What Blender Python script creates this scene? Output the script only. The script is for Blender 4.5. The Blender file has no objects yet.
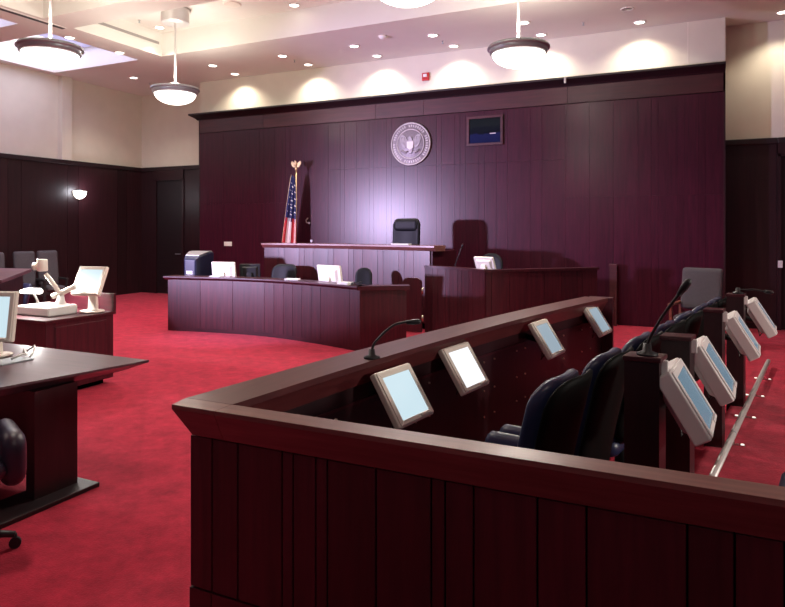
import bpy, bmesh, math, random
from mathutils import Vector, Matrix
random.seed(11)
PI = math.pi
R = math.radians
COL = bpy.context.scene.collection

# ------------------------------------------------------------------ materials
def nt(name):
    m = bpy.data.materials.new(name); m.use_nodes = True
    n = m.node_tree; b = n.nodes['Principled BSDF']
    return m, n, b

def N(n, typ, **kw):
    d = n.nodes.new(typ)
    for k, v in kw.items(): setattr(d, k, v)
    return d

def plain(name, col, rough=.5, metal=0, spec=.5, emit=None, es=0, noise=0, nscale=8, bump=0, bscale=200, coat=0):
    m, n, b = nt(name)
    b.inputs['Base Color'].default_value = (*col, 1)
    b.inputs['Roughness'].default_value = rough
    b.inputs['Metallic'].default_value = metal
    b.inputs['Specular IOR Level'].default_value = spec
    b.inputs['Coat Weight'].default_value = coat
    if emit:
        b.inputs['Emission Color'].default_value = (*emit, 1)
        b.inputs['Emission Strength'].default_value = es
    tc = N(n, 'ShaderNodeTexCoord')
    if noise:
        t = N(n, 'ShaderNodeTexNoise'); t.inputs['Scale'].default_value = nscale; t.inputs['Detail'].default_value = 5
        n.links.new(tc.outputs['Object'], t.inputs['Vector'])
        r = N(n, 'ShaderNodeValToRGB')
        r.color_ramp.elements[0].position = .3; r.color_ramp.elements[1].position = .7
        r.color_ramp.elements[0].color = tuple(c*(1-noise) for c in col) + (1,)
        r.color_ramp.elements[1].color = tuple(min(1, c*(1+noise)) for c in col) + (1,)
        n.links.new(t.outputs['Fac'], r.inputs['Fac']); n.links.new(r.outputs['Color'], b.inputs['Base Color'])
    if bump:
        t2 = N(n, 'ShaderNodeTexNoise'); t2.inputs['Scale'].default_value = bscale; t2.inputs['Detail'].default_value = 3
        n.links.new(tc.outputs['Object'], t2.inputs['Vector'])
        bp = N(n, 'ShaderNodeBump'); bp.inputs['Strength'].default_value = bump; bp.inputs['Distance'].default_value = .004
        n.links.new(t2.outputs['Fac'], bp.inputs['Height']); n.links.new(bp.outputs['Normal'], b.inputs['Normal'])
    return m

def wood(name, dark, light, grain='z', rough=.36, vary=.22, spec=.5):
    m, n, b = nt(name)
    tc = N(n, 'ShaderNodeTexCoord'); mp = N(n, 'ShaderNodeMapping')
    s = {'x': (1.1, 16, 16), 'y': (16, 1.1, 16), 'z': (16, 16, 1.1)}[grain]
    mp.inputs['Scale'].default_value = s
    n.links.new(tc.outputs['Object'], mp.inputs['Vector'])
    geo = N(n, 'ShaderNodeNewGeometry')
    t = N(n, 'ShaderNodeTexNoise', noise_dimensions='4D')
    t.inputs['Scale'].default_value = 1.6; t.inputs['Detail'].default_value = 7; t.inputs['Roughness'].default_value = .62
    n.links.new(mp.outputs['Vector'], t.inputs['Vector'])
    mu = N(n, 'ShaderNodeMath', operation='MULTIPLY'); mu.inputs[1].default_value = 13
    n.links.new(geo.outputs['Random Per Island'], mu.inputs[0]); n.links.new(mu.outputs[0], t.inputs['W'])
    r = N(n, 'ShaderNodeValToRGB')
    r.color_ramp.elements[0].position = .32; r.color_ramp.elements[1].position = .72
    r.color_ramp.elements[0].color = (*dark, 1); r.color_ramp.elements[1].color = (*light, 1)
    n.links.new(t.outputs['Fac'], r.inputs['Fac'])
    hs = N(n, 'ShaderNodeHueSaturation')
    ma = N(n, 'ShaderNodeMapRange'); ma.inputs['To Min'].default_value = 1-vary; ma.inputs['To Max'].default_value = 1+vary
    n.links.new(geo.outputs['Random Per Island'], ma.inputs['Value'])
    n.links.new(ma.outputs['Result'], hs.inputs['Value'])
    n.links.new(r.outputs['Color'], hs.inputs['Color']); n.links.new(hs.outputs['Color'], b.inputs['Base Color'])
    b.inputs['Roughness'].default_value = rough; b.inputs['Specular IOR Level'].default_value = spec
    bp = N(n, 'ShaderNodeBump'); bp.inputs['Strength'].default_value = .06; bp.inputs['Distance'].default_value = .004
    n.links.new(t.outputs['Fac'], bp.inputs['Height']); n.links.new(bp.outputs['Normal'], b.inputs['Normal'])
    return m

WD, WL = (.024, .0034, .0066), (.068, .0085, .0155)
M = {}
M['woodz'] = wood('cherry_vertical', WD, WL, 'z')
M['woodx'] = wood('cherry_along_x', WD, WL, 'x')
M['woody'] = wood('cherry_along_y', WD, WL, 'y')
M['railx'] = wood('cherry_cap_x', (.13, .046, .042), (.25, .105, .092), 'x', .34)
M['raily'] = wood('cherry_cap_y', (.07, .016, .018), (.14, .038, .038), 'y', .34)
M['wallwood'] = wood('cherry_wall', (.028, .0035, .011), (.066, .0075, .022), 'z', .32, .07, .36)
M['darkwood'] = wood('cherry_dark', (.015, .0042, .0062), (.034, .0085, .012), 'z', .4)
M['corn'] = wood('cherry_cornice', (.008, .003, .005), (.018, .006, .008), 'x', .5)
M['frieze'] = wood('cherry_frieze', (.040, .009, .012), (.085, .018, .022), 'x', .4)
M['tabletop'] = wood('table_top', (.075, .026, .038), (.13, .052, .068), 'x', .32)
M['gap'] = plain('joint_black', (.002, .001, .001), .95, spec=0)
M['railmetal'] = plain('satin_steel', (.72, .70, .68), .4, .45)
M['cream'] = plain('cream_paint', (.68, .63, .52), .85, noise=.03, nscale=3)
M['ceil'] = plain('ceiling_paint', (.76, .74, .68), .9, noise=.02, nscale=2)
M['chrome'] = plain('brushed_nickel', (.62, .60, .58), .28, 1)
M['steel'] = plain('dark_nickel', (.42, .47, .50), .35, .3)
M['bowl'] = plain('opal_glass', (.9, .88, .82), .3, emit=(1, .93, .82), es=4.0)
M['lens'] = plain('downlight_lens', (.9, .88, .82), .4, emit=(1, .92, .8), es=9)
M['unlit'] = plain('unlit_reflector', (.36, .34, .33), .35, .6)
M['sky'] = plain('skylight_glass', (.16, .16, .24), .3, emit=(.50, .47, .84), es=.75)
M['skyhot'] = plain('skylight_well_glass', (.9, .9, .95), .3, emit=(.95, .95, 1), es=1.5)
M['white'] = plain('white_plastic', (.80, .79, .76), .4)
M['beige'] = plain('beige_plastic', (.86, .80, .71), .45, noise=.03)
M['beige2'] = plain('grey_beige_plastic', (.82, .79, .78), .45, noise=.03)
M['scr_a'] = plain('lit_screen', (.1, .1, .1), .2, emit=(.60, .78, .86), es=1.0)
M['scr_w'] = plain('bright_screen', (.1, .1, .1), .2, emit=(.92, .95, 1.0), es=1.15)
M['scr_b'] = plain('dim_screen', (.1, .1, .1), .2, emit=(.30, .39, .46), es=1.0)
M['scr_c'] = plain('blue_screen', (.1, .1, .1), .2, emit=(.095, .18, .25), es=1.0)
M['black'] = plain('black_plastic', (.010, .010, .012), .45)
M['bleather'] = plain('black_leather', (.005, .005, .008), .55, spec=.22, bump=.2, bscale=90)
M['navy'] = plain('navy_leather', (.022, .028, .075), .36, bump=.15, bscale=90)
M['plum'] = plain('plum_leather', (.030, .020, .040), .38, bump=.15, bscale=90)
M['shell'] = plain('black_shell', (.002, .002, .002), .6, spec=.12)
M['greyf'] = plain('grey_fabric', (.075, .066, .078), .9, bump=.4, bscale=300, noise=.08, nscale=40)
M['crt'] = plain('dark_blue_plastic', (.006, .008, .034), .45)
M['gold'] = plain('gilt', (.80, .62, .34), .35, .8)
M['brass'] = plain('brass', (.7, .62, .48), .3, 1)
M['red'] = plain('alarm_red', (.45, .02, .02), .4)
M['pewter'] = plain('seal_pewter', (.46, .42, .40), .45, .35, noise=.1, nscale=30)
M['pewterm'] = plain('seal_relief', (.33, .30, .30), .5, .3)
M['pewterd'] = plain('seal_field', (.24, .21, .22), .5, .3, noise=.15, nscale=30)
M['fred'] = plain('flag_red', (.48, .02, .03), .8)
M['fwhite'] = plain('flag_white', (.78, .74, .71), .8)
M['fblue'] = plain('flag_blue', (.018, .022, .10), .8)
M['paper'] = plain('paper', (.85, .84, .82), .7)
M['chairwood'] = wood('chair_arm_wood', (.10, .03, .02), (.2, .06, .04), 'y', .4)
M['lamp'] = plain('lit_lamp_tube', (.9, .9, .85), .3, emit=(1, .97, .9), es=3)
M['steplight'] = plain('step_light_lens', (.9, .85, .8), .4, emit=(1, .9, .8), es=1.4)

def carpet_mat():
    m, n, b = nt('red_carpet')
    tc = N(n, 'ShaderNodeTexCoord')
    t = N(n, 'ShaderNodeTexNoise'); t.inputs['Scale'].default_value = 5.5; t.inputs['Detail'].default_value = 12; t.inputs['Roughness'].default_value = .78
    n.links.new(tc.outputs['Object'], t.inputs['Vector'])
    r = N(n, 'ShaderNodeValToRGB'); r.color_ramp.elements[0].position = .34; r.color_ramp.elements[1].position = .66
    r.color_ramp.elements[0].color = (.24, .009, .026, 1); r.color_ramp.elements[1].color = (.54, .024, .058, 1)
    n.links.new(t.outputs['Fac'], r.inputs['Fac'])
    facs = []
    for rz in (45, -45):
        mp = N(n, 'ShaderNodeMapping'); mp.inputs['Rotation'].default_value = (0, 0, R(rz))
        n.links.new(tc.outputs['Object'], mp.inputs['Vector'])
        w = N(n, 'ShaderNodeTexWave'); w.inputs['Scale'].default_value = 1.25; w.inputs['Distortion'].default_value = .6
        w.inputs['Detail Scale'].default_value = 2
        n.links.new(mp.outputs['Vector'], w.inputs['Vector']); facs.append(w)
    mx = N(n, 'ShaderNodeMath', operation='MAXIMUM')
    n.links.new(facs[0].outputs['Fac'], mx.inputs[0]); n.links.new(facs[1].outputs['Fac'], mx.inputs[1])
    mr = N(n, 'ShaderNodeMapRange'); mr.inputs['From Min'].default_value = .75; mr.inputs['To Min'].default_value = .97; mr.inputs['To Max'].default_value = 1.05
    n.links.new(mx.outputs[0], mr.inputs['Value'])
    hs = N(n, 'ShaderNodeHueSaturation'); n.links.new(mr.outputs['Result'], hs.inputs['Value'])
    n.links.new(r.outputs['Color'], hs.inputs['Color']); n.links.new(hs.outputs['Color'], b.inputs['Base Color'])
    b.inputs['Roughness'].default_value = .95; b.inputs['Specular IOR Level'].default_value = .15
    b.inputs['Sheen Weight'].default_value = .25; b.inputs['Sheen Tint'].default_value = (1, .35, .4, 1)
    f = N(n, 'ShaderNodeTexNoise'); f.inputs['Scale'].default_value = 90; f.inputs['Detail'].default_value = 2
    n.links.new(tc.outputs['Object'], f.inputs['Vector'])
    bp = N(n, 'ShaderNodeBump'); bp.inputs['Strength'].default_value = .5; bp.inputs['Distance'].default_value = .01
    n.links.new(f.outputs['Fac'], bp.inputs['Height']); n.links.new(bp.outputs['Normal'], b.inputs['Normal'])
    return m
M['carpet'] = carpet_mat()

def picture_mat():
    m, n, b = nt('dusk_landscape')
    tc = N(n, 'ShaderNodeTexCoord'); sp = N(n, 'ShaderNodeSeparateXYZ')
    n.links.new(tc.outputs['Object'], sp.inputs[0])
    t = N(n, 'ShaderNodeTexNoise'); t.inputs['Scale'].default_value = 9; t.inputs['Detail'].default_value = 6
    n.links.new(tc.outputs['Object'], t.inputs['Vector'])
    ad = N(n, 'ShaderNodeMath', operation='MULTIPLY_ADD'); ad.inputs[1].default_value = .16
    n.links.new(t.outputs['Fac'], ad.inputs[0]); n.links.new(sp.outputs['Z'], ad.inputs[2])
    r = N(n, 'ShaderNodeValToRGB'); cr = r.color_ramp
    mr = N(n, 'ShaderNodeMapRange'); mr.inputs['From Min'].default_value = -.2; mr.inputs['From Max'].default_value = .36
    n.links.new(ad.outputs[0], mr.inputs['Value']); n.links.new(mr.outputs['Result'], r.inputs['Fac'])
    cr.elements[0].position = 0; cr.elements[0].color = (.006, .010, .045, 1)
    cr.elements[1].position = 1; cr.elements[1].color = (.006, .010, .010, 1)
    for p, c in ((.36, (.010, .014, .06)), (.42, (.004, .006, .010)), (.60, (.005, .008, .012)), (.68, (.009, .014, .014))):
        e = cr.elements.new(p); e.color = (*c, 1)
    n.links.new(r.outputs['Color'], b.inputs['Base Color']); b.inputs['Roughness'].default_value = .6; b.inputs['Specular IOR Level'].default_value = .05
    return m
M['landscape'] = picture_mat()

# ------------------------------------------------------------------ mesh kit
class MB:
    def __init__(s, T=None): s.bm = bmesh.new(); s.T = T or Matrix()
    def v(s, p): return s.bm.verts.new(s.T @ Vector(p))
    def f(s, vs, mi=0, sm=False):
        try: fc = s.bm.faces.new(vs)
        except ValueError: return None
        fc.material_index = mi; fc.smooth = sm; return fc
    def box(s, x0, x1, y0, y1, z0, z1, mi=0):
        p = [s.v((x, y, z)) for z in (z0, z1) for y in (y0, y1) for x in (x0, x1)]
        for q in ((0, 2, 3, 1), (4, 5, 7, 6), (0, 1, 5, 4), (2, 6, 7, 3), (0, 4, 6, 2), (1, 3, 7, 5)): s.f([p[i] for i in q], mi)
        return s
    def loft(s, rings, cap=True, sm=False, mi=0, closed=True):
        rs = [[s.v(p) for p in r] for r in rings]
        for a, b in zip(rs, rs[1:]):
            n = len(a)
            for i in range(n if closed else n-1):
                j = (i+1) % n; s.f([a[i], a[j], b[j], b[i]], mi, sm)
        if cap: s.f(rs[0][::-1], mi); s.f(rs[-1], mi)
        return s
    def prism(s, pts, z0, z1, mi=0): return s.loft([[(x, y, z0) for x, y in pts], [(x, y, z1) for x, y in pts]], mi=mi)
    def cyl(s, p0, p1, r0, r1=None, n=16, mi=0, sm=True):
        r1 = r0 if r1 is None else r1
        p0, p1 = Vector(p0), Vector(p1); d = (p1-p0).normalized()
        a = d.orthogonal().normalized(); b = d.cross(a)
        return s.loft([[p+(a*math.cos(2*PI*i/n)+b*math.sin(2*PI*i/n))*r for i in range(n)] for p, r in ((p0, r0), (p1, r1))], sm=sm, mi=mi)
    def tube(s, pts, r, n=8, mi=0):
        pts = [Vector(p) for p in pts]; rings = []; ref = None
        for i, p in enumerate(pts):
            d = (pts[min(i+1, len(pts)-1)]-pts[max(i-1, 0)]).normalized()
            a = d.orthogonal().normalized() if ref is None else (ref-d*ref.dot(d)).normalized()
            ref = a; b = d.cross(a); rr = r[i] if isinstance(r, (list, tuple)) else r
            rings.append([p+(a*math.cos(2*PI*k/n)+b*math.sin(2*PI*k/n))*rr for k in range(n)])
        return s.loft(rings, sm=True, mi=mi)
    def lathe(s, prof, c=(0, 0, 0), n=32, axis='z', mi=0, cap=True):
        rings = []
        for r, h in prof:
            ring = []
            for i in range(n):
                a = 2*PI*i/n; q = (r*math.cos(a), r*math.sin(a))
                ring.append((c[0]+q[0], c[1]+q[1], c[2]+h) if axis == 'z' else (c[0]+q[0], c[1]+h, c[2]+q[1]))
            rings.append(ring)
        return s.loft(rings, cap=cap, sm=True, mi=mi)
    def pad(s, w, h, t, r, edge, fn, n=14, sm=True, mi=0):
        """soft rounded slab: w x h outline with corner radius r, thickness t, shaped by fn(a, b, c)"""
        def pt(u, v):
            x, y = u*w/2, v*h/2
            dx, dy = abs(x)-(w/2-r), abs(y)-(h/2-r)
            if dx > 0 and dy > 0:
                m, l = max(dx, dy), math.hypot(dx, dy)
                x = math.copysign(w/2-r+dx*m/l, x); y = math.copysign(h/2-r+dy*m/l, y)
            e = min((1-abs(u))*w/2, (1-abs(v))*h/2)
            k = min(1, e/edge); return x, y, t/2*math.sqrt(max(0, 1-(1-k)**2))
        us = [math.sin(PI/2*(-1+2*i/n)) for i in range(n+1)]
        F = {}; B = {}
        for i, u in enumerate(us):
            for j, vv in enumerate(us):
                x, y, tt = pt(u, vv); F[i, j] = s.v(fn(x, y, tt))
                B[i, j] = F[i, j] if i in (0, n) or j in (0, n) else s.v(fn(x, y, -tt))
        for i in range(n):
            for j in range(n):
                s.f([F[i, j], F[i+1, j], F[i+1, j+1], F[i, j+1]], mi, sm)
                s.f([B[i, j], B[i, j+1], B[i+1, j+1], B[i+1, j]], mi, sm)
        return s
    def sweep(s, prof, path, mi=0, n0=None):
        """profile (offset to the right of travel, height) along an xy path"""
        rings = []
        for i, p in enumerate(path):
            a, b = Vector(path[max(i-1, 0)]), Vector(path[min(i+1, len(path)-1)])
            d = (b-a).normalized(); nr = Vector((d.y, -d.x))
            if i == 0 and n0: nr = Vector(n0)
            rings.append([(p[0]+nr.x*o, p[1]+nr.y*o, z) for o, z in prof])
        return s.loft(rings, mi=mi)
    def planks(s, path_fn, L, widths, z0, z1, t, gap=.007, mi=0):
        """boards standing side by side along path_fn(s)->(x,y,nx,ny); n points to the viewer's side"""
        x = 0; k = 0
        while x < L-.01:
            w = min(widths[k % len(widths)], L-x); k += 1
            n = max(1, int(w/.25)); rings = []
            for i in range(n+1):
                px, py, nx, ny = path_fn(x+gap/2+(w-gap)*i/n)
                rings.append([(px, py, z0), (px-nx*t, py-ny*t, z0), (px-nx*t, py-ny*t, z1), (px, py, z1)])
            s.loft(rings, mi=mi); x += w
        return s
    def done(s, name, mat, parent=None, bevel=0, seg=2, auto=False):
        bmesh.ops.recalc_face_normals(s.bm, faces=s.bm.faces)
        me = bpy.data.meshes.new(name); s.bm.to_mesh(me); s.bm.free()
        for m in (mat if isinstance(mat, (list, tuple)) else [mat]): me.materials.append(M[m])
        o = bpy.data.objects.new(name, me); COL.objects.link(o)
        if parent: o.parent = parent
        if bevel:
            b = o.modifiers.new('edge', 'BEVEL'); b.width = bevel; b.segments = seg; b.limit_method = 'ANGLE'; b.angle_limit = R(40)
        return o

def thing(name, loc, label, cat, group=None, rz=0):
    o = bpy.data.objects.new(name, None); o.empty_display_size = .1; COL.objects.link(o)
    o.location = loc; o.rotation_euler = (0, 0, rz); o['label'] = label; o['category'] = cat
    if group: o['group'] = group
    return o
def tag(o, label, cat, group=None):
    o['label'] = label; o['category'] = cat
    if group: o['group'] = group
    return o
def struct(o, label=None, cat=None):
    o['kind'] = 'structure'
    if label: o['label'] = label
    if cat: o['category'] = cat
    return o
def W(parent):
    """mesh builder that takes world coordinates for a part of an unrotated thing"""
    return MB(Matrix.Translation(-Vector(parent.location)))
def dup(root, loc, rz, label=None, group=None, name=None):
    r = root.copy(); COL.objects.link(r); r.location = loc; r.rotation_euler = (0, 0, rz)
    if name: r.name = name
    if label: r['label'] = label
    if group: r['group'] = group
    for ch in [o for o in COL.objects if o.parent == root]:
        c = ch.copy(); COL.objects.link(c); c.parent = r
        for g in [o for o in COL.objects if o.parent == ch]:
            d = g.copy(); COL.objects.link(d); d.parent = c
    return r
def line(p, q):
    p, q = Vector(p), Vector(q); d = (q-p).normalized(); nx, ny = d.y, -d.x
    return (lambda s: (p.x+d.x*s, p.y+d.y*s, nx, ny)), (q-p).length
def curve(pts):
    P = [Vector(p) for p in pts]; ls = [0]
    for a, b in zip(P, P[1:]): ls.append(ls[-1]+(b-a).length)
    def fn(s):
        s = max(0, min(ls[-1], s)); i = 0
        while i < len(P)-2 and s > ls[i+1]: i += 1
        d = (P[i+1]-P[i]); k = (s-ls[i])/d.length; p = P[i]+d*k
        a, b = P[max(i-1, 0)], P[min(i+2, len(P)-1)]; t0 = (P[i+1]-a).normalized(); t1 = (b-P[i]).normalized()
        t = (t0*(1-k)+t1*k).normalized(); return (p.x, p.y, t.y, -t.x)
    return fn, ls[-1]
def smooth_path(pts, n=6):
    """Catmull-Rom through xy points"""
    P = [Vector(p) for p in pts]; P = [P[0]*2-P[1]]+P+[P[-1]*2-P[-2]]; out = []
    for i in range(1, len(P)-2):
        for k in range(n):
            t = k/n; a, b, c, d = P[i-1:i+3]
            out.append(tuple(.5*((2*b)+(c-a)*t+(2*a-5*b+4*c-d)*t*t+(3*b-a-3*c+d)*t**3)))
    out.append(tuple(P[-2])); return out

# ------------------------------------------------------------------ the room
ZS, ZC, ZW = 5.27, 5.75, 3.33         # soffit, raised ceiling, top of side panelling
XL, YB, YR = -13.45, 12.1, 12.67      # left wall, bench wall, recessed back wall
FL, FR = -10.91, .46                  # ends of the bench wall
struct(MB().box(-13.9, 7, -4, 13.2, -.15, 0).done('floor', 'carpet'))
# step up to the second jury row
struct(MB().prism([(-.42, 2.12), (5, 2.12), (5, 9), (.78, 9)], 0, .25).done('floor_tier', 'carpet'))

wl = struct(MB().box(XL-.3, XL, -4, YR+.3, 0, 6.2).done('wall_left', 'cream'))
m = MB(); m.box(XL, XL+.012, 2, YR, 0, ZW-.01)
m.done('panel_backing', 'gap', wl)
fn, L = line((XL+.03, 2), (XL+.03, YR-.02))
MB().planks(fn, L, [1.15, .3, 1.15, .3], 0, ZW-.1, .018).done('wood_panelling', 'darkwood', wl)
MB().box(XL, XL+.07, 2, YR, ZW-.1, ZW).done('cap_moulding', 'corn', wl, .01)
MB().box(XL, XL+.13, 10.18, 10.44, ZW, ZS).done('pilaster', 'cream', wl)

wb = struct(MB().box(XL-.3, 7, YR, YR+.3, 0, 6.2).done('wall_back', 'cream'))
def back_panel(x0, x1, widths):
    m = MB(); m.box(x0, x1, YR-.012, YR, 0, ZW-.01); m.done('panel_backing', 'gap', wb)
    fn, L = line((x0, YR-.03), (x1, YR-.03))
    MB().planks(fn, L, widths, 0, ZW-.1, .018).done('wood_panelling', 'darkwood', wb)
    MB().box(x0, x1, YR-.07, YR, ZW-.1, ZW).done('cap_moulding', 'corn', wb, .01)
back_panel(XL, -12.92, [.53]); back_panel(-11.93, FL, [.5, .52])
ZW = 3.27; back_panel(FR, 1.27, [.8]); back_panel(2.3, 7, [1.1, .3])
def tall_door(name, x0, x1, top):
    d = struct(MB().box(x0+.03, x1-.03, YR-.015, YR-.002, .01, top).done(name, 'corn', None))
    MB().box(x0-.01, x0+.05, YR-.06, YR, 0, top+.05).box(x1-.05, x1+.01, YR-.06, YR, 0, top+.05).box(x0, x1, YR-.06, YR, top, ZW-.1).done('door_frame', 'darkwood', d)
    MB().box(x0, x1, YR-.07, YR, ZW-.1, ZW).done('cap_moulding', 'corn', d, .01)
    m = MB(); m.cyl((x1-.14, YR-.01, 1.05), (x1-.14, YR-.07, 1.05), .012).cyl((x1-.14, YR-.07, 1.05), (x1-.26, YR-.07, 1.05), .01)
    m.done('door_handle', 'steel', d)
tall_door('door_2', 1.27, 2.3, 2.95); ZW = 3.33; tall_door('door_1', -12.92, -11.93, 2.97)

# bench wall: taller panelling standing out from the back wall
ww = struct(MB().box(FL, FR, YB, YR, 0, 6.2).done('wall_front', 'cream'))
MB().box(FL, FR, YB-.014, YB, 0, 4.35).done('panel_backing', 'gap', ww)
bays = [(FL, -9.4), (-9.4, -7.26), (-7.26, -4.72), (-4.72, -3.48), (-3.48, -2.16), (-2.16, -.91), (-.91, FR)]
pat = [[.75, .76], [.30, .12, .30, .30, .12, .30, .70], [.30, .11, .30, .30, .11, .30, .11, .30, .30, .41], [.11, .28, .11, .11, .28, .11, .24], [.22, .44, .22, .44], [.42, .42, .41], [.22, .11, .30, .11, .22, .11, .30]]
m = MB()
for (x0, x1), wd in zip(bays, pat):
    fn, L = line((x0, YB-.035), (x1, YB-.035))
    splits = (0, 2.3, 4.02) if x1 < -7 or x0 > -2.5 else (0, 3.0, 4.02)
    for a, b in zip(splits, splits[1:]):
        m.planks(fn, L, wd, a, b-.003, .021, .003)
m.done('wood_panelling', 'wallwood', ww)
m = MB()
for x0, x1 in ((FL, -9), (-9, -6.1), (-6.1, -5.0), (-5.0, -2.13), (-2.13, FR)): m.box(x0+.003, x1-.003, YB-.04, YB, 4.03, 4.34)
m.done('frieze_board', 'frieze', ww)
MB().box(FL-.001, FL+.03, YB-.04, YR-.01, 0, 4.34).box(FR-.03, FR+.001, YB-.04, YR-.01, 0, 4.34).done('end_panel', 'darkwood', ww)
prof = [(0, 4.34), (.06, 4.34), (.09, 4.37), (.22, 4.43), (.25, 4.44), (.25, 4.475), (0, 4.475)]
co = MB()
rings = []
for (x, y, dx, dy) in ((FL, YR, -1, 0), (FL, YB, -1, -1), (FR, YB, 0, -1)):
    rings.append([(x+dx*o*(.6 if dx else 1), y+dy*o, z) for o, z in prof])
co.loft(rings)
struct(co.done('trim_1', 'corn'))
# flush door in the bench wall with its lever
d3 = struct(MB().box(-8.2, -7.27, YB-.037, YB-.01, .46, 2.3).done('door_3', 'wallwood'))
m = MB(); m.cyl((-7.73, YB-.03, 1.84), (-7.73, YB-.09, 1.84), .022).tube([(-7.73, YB-.09, 1.84), (-7.78, YB-.1, 1.85), (-7.79, YB-.1, 1.9), (-7.74, YB-.1, 1.95)], .014)
m.cyl((-7.68, YB-.035, 1.44), (-7.68, YB-.06, 1.44), .03)
m.done('door_handle', 'chrome', d3)

# ceiling: soffit grid round raised coffers and two roof lights
m = MB()
ys = [(-4, .6), (2.7, 3.2), (5.05, 5.15), (7.25, 7.83), (9.9, YR)]
CX0, CX1 = -9.95, 2.2
m.box(XL, 7, 9.9, YR, ZS, ZC+.4); m.box(XL, 7, 7.25, 7.83, ZS, ZC+.4)
m.box(XL, 7, 4.6, 5.15, ZS, ZC+.4); m.box(XL, 7, -4, 2.5, ZS, ZC+.4)
for y0, y1 in ((7.83, 9.9), (5.15, 7.25), (2.5, 4.6)):
    m.box(-10.6, CX0, y0, y1, ZS, ZC+.4); m.box(CX1, 7, y0, y1, ZS, ZC+.4); m.box(XL, XL+.25, y0, y1, ZS, ZC+.4)
    m.box(CX0, CX1, y0, y1, ZC, ZC+.4)
struct(m.done('ceiling', 'ceil'))
for i, (y0, y1) in enumerate(((7.83, 9.9), (5.15, 7.25), (2.5, 4.6))):
    w = struct(MB().box(-12.35, -10.6, y0, y1, ZC-.02, ZC).done('window_%d' % (i+1), 'sky'))
    MB().box(XL+.25, -12.35, y0, y1, ZC-.02, ZC).done('lit_pane', 'skyhot', w)
# control joints in the plaster at the right end of the soffit
struct(MB().box(-.115, -.105, YB-.004, YB, 4.475, ZS).done('trim_2', 'beige'))

def ceiling_bit(name, x, y, z, label, cat, group, build):
    t = thing(name, (x, y, z), label, cat, group); build(t); return t
def slot(x, y0, y1, z, label, vertical):
    t = thing('slot_diffuser', (x, (y0+y1)/2, z), label, 'air vent', 'slot air diffusers in the ceiling')
    h = (y1-y0)/2
    if vertical:
        MB().box(0, .012, -h, h, -.045, .045).done('frame', 'ceil', t)
        MB().box(.010, .016, -h+.03, h-.03, -.028, .028).done('slot', 'unlit', t)
    else:
        MB().box(-.06, .06, -h, h, -.012, 0).done('frame', 'ceil', t)
        MB().box(-.04, .04, -h+.03, h-.03, -.018, -.010).done('slot', 'black', t)
slot(-10.1, 5.6, 7.78, ZS, 'long dark slot diffuser in the ceiling beam beside the roof lights', False)
slot(CX0, 8.15, 9.85, 5.52, 'long slot diffuser on the side face of the coffer near the drum canopy', True)

# recessed downlights
def dl_proto(lit):
    t = thing('recessed_downlight', (0, 0, ZS), '-', 'ceiling light', 'recessed downlights')
    MB().lathe([(.105, 0), (.105, -.012), (.085, -.014), (.08, -.004), (.08, 0)], n=24).done('trim_ring', 'white', t)
    MB().lathe([(.001, -.006), (.08, -.006), (.08, -.002), (.001, -.002)], n=24).done('lens', 'lens' if lit else 'unlit', t)
    return t
ordw = ['leftmost', 'second from the left', 'third from the left', 'fourth from the left', 'fifth from the left', 'rightmost']
lit_p = dl_proto(True); dim_p = dl_proto(False); used = {lit_p: False, dim_p: False}
SPOTS = []
def downlight(x, y, z, label, lit=True, power=0, cone=80, blend=.6):
    p = lit_p if lit else dim_p
    if not used[p]: used[p] = True; o = p; o.location = (x, y, z); o['label'] = label
    else: o = dup(p, (x, y, z), 0, label)
    if power: SPOTS.append((o, x, y, z, power, cone, blend))
for i, x in enumerate((-9.56, -7.57, -5.91, -4.24, -2.55, -.86)):
    downlight(x, 11.75, ZS, 'recessed downlight of the row washing the bench wall, ' + ordw[i], True, 100, 132, .7)
for i, x in enumerate((-9.5, -7.67, -5.99, -4.35, -2.66, -.99)):
    if i < 5: downlight(x, 10.93, ZS, 'recessed downlight of the outer soffit row over the bench, ' + ordw[i], True, 35, 75, .8)
    else: downlight(x, 10.95, ZS, 'unlit recessed downlight with dark reflector, right end of the outer soffit row', False)
downlight(-10.5, 8.18, ZS, 'recessed downlight in the beam behind the leftmost pendant rod', True, 45)
downlight(-10.5, 9.32, ZS, 'recessed downlight in the beam at the far end of the roof light', True, 45)
downlight(-11.95, 11.02, ZS, 'recessed downlight in the far left ceiling corner above the tall door', True, 90, 120, .7)
downlight(1.3, 12.2, ZS, 'recessed downlight at the right edge over the cream wall of the side recess', True, 80, 120, .7)
downlight(-6.53, 9.67, ZC, 'recessed downlight in the raised cream coffer above the outer soffit row', True)
downlight(-9.7, 9.6, ZC, 'recessed downlight in the coffer just below the drum canopy', True, 45)

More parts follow.
